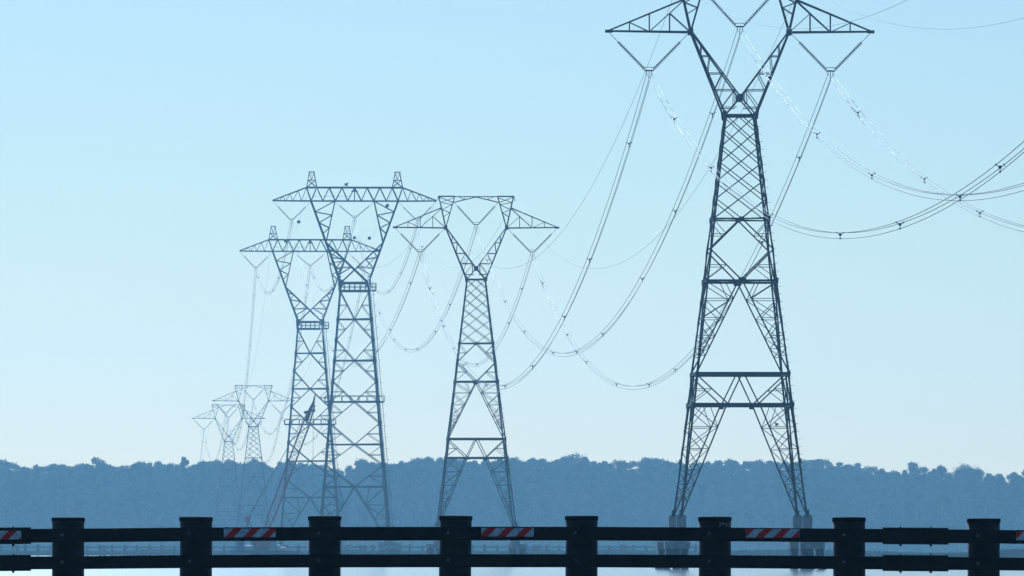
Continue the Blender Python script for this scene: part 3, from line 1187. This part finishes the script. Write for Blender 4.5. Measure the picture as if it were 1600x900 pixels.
DECK = 1.31
crane = tag(empty('crawler_crane', (bx(412), BD, DECK)), 'red lattice-boom crane leaning up from the barge in front of the far crossing pylon', 'crane')
def cl(px, py, y=0.0):
    """crane-local point for a photo pixel on the crane's plane"""
    p = at(px, py, BD)
    return Vector((p.x - bx(412), y, p.z - DECK))
for sy in (-1, 1):
    b = MB()
    y = sy * 1.5
    n = 16
    ring = []
    for i in range(n):
        a = 2 * math.pi * i / n
        cx = 2.2 if math.cos(a) > 0 else -2.2
        ring.append((cx + 0.45 * math.cos(a), 0.46 + 0.45 * math.sin(a)))
    b.poly([(x, y - 0.4, z) for x, z in ring])
    b.poly([(x, y + 0.4, z) for x, z in reversed(ring)])
    for i in range(n):
        j = (i + 1) % n
        b.poly([(ring[i][0], y - 0.4, ring[i][1]), (ring[i][0], y + 0.4, ring[i][1]), (ring[j][0], y + 0.4, ring[j][1]), (ring[j][0], y - 0.4, ring[j][1])])
    b.build('track', M['crane_dark'], crane)
b = MB()
b.box((-1.6, -1.5, 1.0), (1.3, 1.4, 2.7))
b.box((-1.5, -1.0, 0.5), (1.2, 1.0, 1.0 - 0.003))
b.build('machine_house', M['crane_red'], crane)
b = MB()
b.box((-2.4, -1.4, 0.95), (-1.603, 1.4, 2.3))
b.build('counterweight', M['crane_dark'], crane)
b = MB()
b.box((1.303, -1.5, 0.95), (2.5, -0.3, 2.75))
cb = b.build('cab', M['crane_blue'], crane)
b = MB()
b.box((1.45, -1.53, 1.7), (2.3, -1.503, 2.5))
b.box((2.503, -1.35, 1.6), (2.53, -0.45, 2.5))
b.build('window', M['glass'], cb)
# boom
foot, head = cl(413, 836), cl(490, 632)
b = MB()
ax = (head - foot)
L = ax.length
ax.normalize()
side = Vector((ax.z, 0, -ax.x))
ns = 30
def half(t): return (0.25 + 0.42 * min(1, t / 0.14)) if t < 0.84 else (0.67 - 0.42 * (t - 0.84) / 0.16)
pts = []
for i in range(ns + 1):
    t = i / ns
    c = foot + ax * L * t
    h = half(t)
    pts.append([c + side * (su * h) + Vector((0, sv * h, 0)) for su, sv in ((-1, -1), (1, -1), (1, 1), (-1, 1))])
for i in range(ns):
    for q in range(4):
        b.beam(pts[i][q], pts[i+1][q], 0.25)
        j = (q + 1) % 4
        a, c = (q, j) if i % 2 else (j, q)
        b.beam(pts[i][a], pts[i+1][c], 0.07)
bo = b.build('boom', M['crane_red'], crane)
b = MB()
b.beam(cl(478.5, 658), cl(486, 637), 0.75, 0.65)
b.beam(cl(486, 637), cl(490.5, 628), 0.6, 0.45)
b.beam(cl(475, 645), cl(482, 643), 0.5, 0.5)
b.build('boom_head', M['crane_dark'], bo)
b = MB()
b.beam(cl(489.5, 630), cl(492.3, 617), 0.45, 0.22)
b.build('jib_tip', M['crane_red'], bo)
b = MB()
b.beam(cl(387, 828), cl(387, 811), 0.28)
b.beam(cl(396, 828), cl(387, 811), 0.24)
b.beam(cl(387, 828, 1.0), cl(387, 811, 1.0), 0.28)
b.box(tuple(cl(387, 811) - Vector((0.5, 0.2, 0.3))), tuple(cl(387, 811) + Vector((0.5, 1.2, 0.5))))
b.build('gantry', M['crane_red'], crane)
for pts_, r_ in (([cl(387, 811, 0.0), cl(484, 637, 0.0)], 0.05), ([cl(387, 811, 0.9), cl(484, 637, 0.45)], 0.05),
                 ([cl(489.5, 630, 0.3), cl(489.2, 700, 0.3), cl(488.6, 745, 0.3)], 0.03), ([cl(491.3, 622, 0.3), cl(490.0, 640, 0.3)], 0.03)):
    b = MB()
    b.tube(pts_, r_, 6)
    b.build('rigging_line', M['crane_dark'], crane)
b = MB()
b.beam(cl(394.5, 797), cl(397.0, 793), 0.35)
b.build('pendant_coupling', M['crane_dark'], crane)
b = MB()
c = cl(489.8, 641.5, 0.3)
b.lathe(c, (0, 0, 1), [(0.05, -0.4), (0.28, -0.25), (0.36, 0), (0.28, 0.25), (0.05, 0.4)], 10)
b.build('hook_ball', M['crane_dark'], crane)

def glint_stack(name, label, cat, px0, px1, ytop, ybase, depth, front, rise, material, seed):
    """low stack of uneven courses, its sloping top shaped to catch a sun glint"""
    r_ = random.Random(seed)
    zt, zb = CAM_Z + (HORIZON - ytop) * BP / 1.0, CAM_Z + (HORIZON - ybase) * BP / 1.0
    b = MB()
    n = 5
    hh = (zt - rise - DECK) / n
    for i in range(n):
        j0, j1 = r_.uniform(-.15, .15), r_.uniform(-.15, .15)
        z0 = DECK + i * hh
        b.box((bx(px0) + j0, BD + front + r_.uniform(-.06, .06), z0 + 0.004), (bx(px1) + j1, BD + front + depth, z0 + hh))
    z0 = DECK + n * hh + 0.003
    x0, x1, y0, y1 = bx(px0) - 0.1, bx(px1) + 0.1, BD + front - 0.05, BD + front + depth
    segs = 8
    tops = [(x0 + (x1 - x0) * i / segs, z0 + rise + r_.uniform(-.02, .02)) for i in range(segs + 1)]
    for i in range(segs):
        (xa, za), (xc, zc) = tops[i], tops[i + 1]
        b.poly([(xa, y0, z0 + 0.02), (xc, y0, z0 + 0.02), (xc, y1, zc), (xa, y1, za)], True)
        b.poly([(xa, y1, za), (xc, y1, zc), (xc, y1, z0), (xa, y1, z0)])
        b.poly([(xa, y0, z0), (xc, y0, z0), (xc, y0, z0 + 0.02), (xa, y0, z0 + 0.02)])
    b.poly([(x0, y0, z0), (x0, y0, z0 + 0.02), (x0, y1, tops[0][1]), (x0, y1, z0)])
    b.poly([(x1, y0, z0), (x1, y1, z0), (x1, y1, tops[-1][1]), (x1, y0, z0 + 0.02)])
    tag(b.build(name, material), label, cat, 'cargo on the barge deck')
glint_stack('glint_stack', 'low sloping stack of pale sheets added for a sun glint, right of the crane on the barge deck', 'sheets', 421, 437, 851.0, 858, 1.3, -4.1, 0.22, M['tarp'], 1)  # stacks added so their sloping tops show as bright lines
glint_stack('glint_timber', 'sloping stack of pale timber added for a sun glint, left of the crane on the barge deck', 'timber', 384, 397, 851.6, 858, 1.5, -4.0, 0.22, M['tarp'], 3)
glint_stack('covered_cargo', 'small white-covered cargo heap at the right of the barge deck', 'cargo', 440, 446, 854.4, 858, 1.7, -4.2, 0.24, M['tarp'], 4)
# heap of spoil on the deck
b = MB()
rh = random.Random(3)
gx, gy = 30, 8
hp = {}
for j in range(gy + 1):
    for i in range(gx + 1):
        u, v = i / gx, j / gy
        e = min(1, 6 * min(u, 1 - u)) * math.sin(math.pi * v) ** 0.7
        hp[i, j] = len(b.v)
        b.v.append((bx(386) + (bx(455) - bx(386)) * u, BD - 2.2 + 4.0 * v, DECK + 0.003 + e * (0.75 + 0.25 * math.sin(u * 17) + rh.uniform(-.08, .08))))
for j in range(gy):
    for i in range(gx):
        b.f.append((hp[i, j], hp[i+1, j], hp[i+1, j+1], hp[i, j+1])); b.smooth.append(True)
tag(b.build('spoil_heap', mat('tan_spoil', (0.34, 0.26, 0.17), 0.9, 0, 0.3, 1.0)), 'long low heap of tan spoil along the barge deck behind the stacks', 'heap')
# blue container at the left end
b = MB()
b.box((bx(371), BD - 2.0, DECK + 0.002), (bx(382), BD + 1.0, DECK + 2.0))
for i in range(9):
    x = bx(371) + (bx(382) - bx(371)) * (i + 0.5) / 9
    b.box((x - 0.04, BD - 2.05, DECK + 0.1), (x + 0.04, BD - 2.003, DECK + 1.9))
tag(b.build('container', M['crane_blue']), 'small blue container on the left end of the barge deck', 'container', 'cargo on the barge deck')
# small moored skiff at the barge's left end
sk = tag(empty('work_skiff', (bx(371), BD - 6.5, 0)), 'small pale open workboat lying off the left end of the barge', 'boat')
b = MB()
st = []
for i in range(9):
    t = i / 8
    wd = 0.85 * (1 - (max(0, t - 0.45) / 0.55) ** 2) + 0.03
    sh = 0.60 + 0.30 * t * t
    x = -2.4 + 5.0 * t
    st.append([(x, -wd, sh), (x, -wd * 0.7, 0.0), (x, 0, -0.18), (x, wd * 0.7, 0.0), (x, wd, sh), (x, wd * 0.85, sh), (x, 0, 0.12), (x, -wd * 0.85, sh)])
i0 = 0
for r_ in st: b.v += r_
for k in range(8):
    for q in range(8):
        j = (q + 1) % 8
        b.f.append((k*8 + q, k*8 + j, (k+1)*8 + j, (k+1)*8 + q)); b.smooth.append(False)
b.f.append(tuple(range(7, -1, -1))); b.smooth.append(False)
b.f.append(tuple(64 + q for q in range(8))); b.smooth.append(False)
b.build('hull', M['tarp'], sk)
b = MB()
b.box((-0.9, -0.45, 0.5), (0.3, 0.45, 1.55))
b.box((-1.1, -0.55, 1.553), (0.5, 0.55, 1.65))
b.build('console', M['crane_blue'], sk)

# ------------------------------------------------------------------ the far wood
def crown_mesh(rng, h, wdt, kind, n_leaf):
    """leaf-sized clumps scattered through irregular lobes"""
    b = MB()
    lobes = []
    if kind == 'pine':
        n = 8
        for i in range(n):
            a = rng.uniform(0, 6.28)
            t = i / (n - 1)
            rad = wdt * (0.20 + 0.16 * rng.random())
            off = wdt * 0.30 * rng.random() * (1.1 - 0.5 * t)
            lobes.append((off * math.cos(a), off * math.sin(a), h * (0.50 + 0.46 * t), rad, rad * 0.50))
    else:
        n = 22
        for i in range(n):
            a = rng.uniform(0, 6.28)
            t = rng.random() ** 0.8
            off = wdt * 0.42 * rng.random() * (1.05 - 0.55 * t)
            rad = wdt * rng.uniform(0.10, 0.21)
            lobes.append((off * math.cos(a), off * math.sin(a), h * (0.30 + 0.60 * t), rad, rad * rng.uniform(0.6, 0.9)))
        for q in range(2):
            lobes.append((rng.uniform(-.22, .22) * wdt, rng.uniform(-.22, .22) * wdt, h * rng.uniform(0.82, 0.91), wdt * rng.uniform(0.09, 0.18), h * rng.uniform(0.035, 0.06)))
    tot = sum(l[3] ** 2 for l in lobes)
    for lx, ly, lz, lr, lh in lobes:
        for _ in range(int(n_leaf * lr * lr / tot)):
            d = Vector((rng.gauss(0, 1), rng.gauss(0, 1), rng.gauss(0, 1))).normalized()
            k = rng.uniform(0.45, 1.05) if rng.random() < 0.82 else rng.uniform(0.2, 1.35)
            c = Vector((lx + d.x * lr * k, ly + d.y * lr * k, lz + d.z * lh * k))
            sz = rng.uniform(0.12, 0.36)
            u = Vector((rng.gauss(0, 1), rng.gauss(0, 1), rng.gauss(0, 1))).normalized()
            w_ = u.cross(d + Vector((rng.uniform(-.6, .6), rng.uniform(-.6, .6), rng.uniform(-.6, .6)))).normalized()
            b.poly([c - u * sz, c + w_ * sz * 0.7, c + u * sz, c - w_ * sz * 0.6])
    return b
def trunk_mb(rng, h, wdt):
    b = MB()
    pts = [Vector((0, 0, -1.0))]
    x = y = 0
    for i in range(1, 7):
        x += rng.uniform(-.2, .2); y += rng.uniform(-.2, .2)
        pts.append(Vector((x, y, h * 0.85 * i / 6)))
    for i in range(6):
        b.beam(pts[i], pts[i+1], 0.62 * (1 - i / 7.5), 0.62 * (1 - (i + 1) / 7.5))
    for _ in range(9):
        i = rng.randint(2, 5)
        a = rng.uniform(0, 6.28)
        L = wdt * rng.uniform(0.25, 0.42)
        e = pts[i] + Vector((math.cos(a) * L, math.sin(a) * L, rng.uniform(0.5, 3.0)))
        b.beam(pts[i], e, 0.22, 0.07)
    return b
VAR = []
for i in range(9):
    rng = random.Random(100 + i)
    kind = 'pine' if i in (2, 6) else 'broad'
    h = 24.0
    wdt = (8.5, 10, 7.0, 11.5, 9, 7.6, 8.0, 13, 9.5)[i]
    root = None
    crown = crown_mesh(rng, h, wdt, kind, 5200 if i != 7 else 7500).mesh('crown', M[('leaf_a', 'leaf_b', 'leaf_c', 'leaf_a', 'leaf_b', 'leaf_a', 'leaf_c', 'leaf_a', 'leaf_b')[i]])
    trunk = trunk_mb(rng, h, wdt).mesh('trunk', M['bark'])
    zmax = max(v.co.z for v in crown.vertices)
    VAR.append((crown, trunk, zmax, kind))
SKY = [(-130,722),(-105,718),(-80,724),(-55,720),(-30,722),(-12,716),(4,716),(20,721),(40,727),(58,724),(78,724),(100,724),(114,728),(130,723),(143,725),(153,716),(163,720),(177,726),(192,725),(203,728),(219,719),(232,721),(250,719),(266,721),(276,724),(288,715),(301,724),(316,717),(335,717),(350,722),(358,717),(371,722),(386,721),(399,716),(415,723),(436,720),(451,718),(470,721),(490,723),(503,725),(522,730),(546,725),(563,718),(580,719),(592,722),(606,722),(626,719),(647,715),(661,714),(685,713),(705,713),(722,716),(741,718),(760,717),(780,716),(798,713),(804,714),(816,719),(831,714),(846,715),(856,719),(867,717),(886,713),(901,708),(915,712),(929,719),(946,719),(970,717),(985,719),(1010,714),(1030,715),(1045,718),(1061,719),(1086,720),(1104,719),(1122,718),(1143,716),(1165,719),(1188,717),(1210,720),(1230,719),(1250,720),(1262,717),(1276,718),(1291,716),(1310,721),(1325,723),(1341,722),(1361,727),(1377,731),(1396,734),(1414,733),(1426,722),(1437,728),(1459,731),(1470,728),(1481,736),(1500,730),(1515,725),(1530,731),(1546,738),(1562,739),(1582,736),(1602,732),(1625,730),(1650,727),(1675,732),(1700,725),(1725,728)]
SPECIAL = {153: 'domed tree rising above the skyline at the left of the far wood', 288: 'narrow tree poking above the skyline below the farthest pylon',
           901: 'tallest broad tree on the skyline between the second and nearest pylons', 1426: 'airy spreading tree on the skyline right of the nearest pylon',
           1470: 'rounded tree on the skyline, middle of three clumps at the right', 1515: 'broad dark tree on the skyline at the far right',
           563: 'rounded tree on the skyline seen through the nearer crossing pylon'}
TG = 'trees of the wooded far shore'
def plant(x, y, z, h, v, label, wk=1.0):
    crown, trunk, zmax, kind = VAR[v]
    r = empty('tree', (x, y, z), random.uniform(0, 6.28))
    k = h / zmax
    r.scale = (k * wk, k * wk, k)
    for nm, me in (('crown', crown), ('trunk', trunk)):
        o = bpy.data.objects.new(nm, me)
        COL.objects.link(o)
        o.parent = r
    tag(r, label, 'tree', TG)
rt = random.Random(5)
for px, py in SKY:
    if px in SPECIAL: py -= 3.0
    d = 3095 + rt.uniform(-35, 35)
    p = at(px, py, d)
    zb = land_z(p.x, d)
    v = 7 if px in (901, 1515) else rt.choice((0, 1, 3, 4, 5, 8, 2, 6))
    if px == 1426: v = 6
    if px == 288: v = 5
    plant(p.x, d, zb - 0.4, p.z - zb + 0.4, v, SPECIAL.get(px, 'leafy tree on the hazy far shore, its crown forming the skyline'), 0.62 if px == 288 else rt.uniform(0.65, 1.25))
for (xa, ya), (xb_, yb_) in zip(SKY, SKY[1:]):
    # in-between trees a little lower and deeper in, so that the crowns interlock
    px = xa + (xb_ - xa) * rt.uniform(0.3, 0.7)
    py = max(ya, yb_) + rt.choice((-1.5, 0.5, 2.5, 4, 6))
    if xb_ - xa < 11 or xa > 1390 or xa in SPECIAL or xb_ in SPECIAL: continue
    d = 3125 + rt.uniform(-12, 25)
    p = at(px, py, d)
    zb = land_z(p.x, d)
    plant(p.x, d, zb - 0.4, p.z - zb + 0.4, rt.choice((0, 1, 3, 4, 5, 8, 2, 6)), 'leafy tree on the hazy far shore, its crown forming the skyline', rt.uniform(0.8, 1.5))
for row, (d0, hh, step) in enumerate(((3040, 24, 29), (2985, 19, 30))):
    px = -140 + rt.uniform(0, 15)
    while px < 1740:
        d = d0 + rt.uniform(-10, 10)
        x = (px - 800) / FPX * d
        zb = land_z(x, d)
        h = hh * rt.uniform(0.78, 1.10)
        lim = CAM_Z + (HORIZON - 733) / FPX * d - zb
        plant(x, d, zb - 0.4, min(h, lim), rt.choice((0, 1, 3, 4, 5, 8, 6)), 'leafy tree inside the hazy wooded bank, below the skyline', rt.uniform(0.95, 1.25))
        px += step * rt.uniform(0.8, 1.35)
# brush along the water's edge: one mass nobody could count
b = MB()
rb = random.Random(9)
def sky_z(x, y):
    px = 800 + x / y * FPX
    for (x0, y0), (x1, y1) in zip(SKY, SKY[1:]):
        if x0 <= px <= x1:
            return CAM_Z + (HORIZON - (y0 + (y1 - y0) * (px - x0) / (x1 - x0))) / FPX * y
    return CAM_Z + 128 / FPX * y
for i in range(150000):
    x = rb.uniform(-260, 260)
    if i < 22000:
        y = SHORE + rb.uniform(2, 70)
        top = 3.5 + 2.2 * math.sin(x * 0.13 + y * 0.07) + 1.5 * math.sin(x * 0.41)
    else:
        y = 3110 + rb.uniform(0, 30)
        top = sky_z(x, y) - land_z(x, y) - 1.5 - 2.6 * abs(math.sin(x * 0.23 + 1.9 * math.sin(x * 0.071))) - 1.5 * rb.random()
    c = Vector((x, y, land_z(x, y) + max(0.5, top) * rb.random()))
    sz = rb.uniform(0.4, 0.8) if i < 22000 else rb.uniform(0.5, 1.0)
    u = Vector((rb.gauss(0, 1), rb.gauss(0, 1), rb.gauss(0, 1))).normalized()
    w_ = u.orthogonal().normalized()
    b.poly([c - u * sz, c + w_ * sz * 0.7, c + u * sz, c - w_ * sz * 0.7])
tag(b.build('undergrowth', M['leaf_b']), 'mass of leafy undergrowth filling the far wooded bank between the trees', 'undergrowth', kind='stuff')

# added reeds hiding bright water where the trees would reflect: one mass nobody could count
b = MB()
rb = random.Random(21)
for i in range(26000):
    x = rb.uniform(-240, 240)
    y = added_marsh_y(x) + rb.uniform(6, 60)
    h = rb.uniform(0.5, 1.15) + 0.35 * math.sin(x * 0.21 + math.sin(x * 0.05) * 2)
    z = land_z(x, y) - 0.1
    a = rb.uniform(0, 3.14)
    dx, dy = math.cos(a) * rb.uniform(0.12, 0.3), math.sin(a) * 0.2
    lx = rb.uniform(-.25, .25)
    b.poly([(x - dx, y - dy, z), (x + dx, y + dy, z), (x + lx + dx * 0.3, y, z + h), (x + lx - dx * 0.3, y, z + h)])
tag(b.build('reeds', mat('added_reeds', (0.050, 0.060, 0.024), 0.9, 0, 0.3, 0.3, 0.0)), 'band of green reeds added along the far water edge in place of dark reflections', 'reeds', kind='stuff')
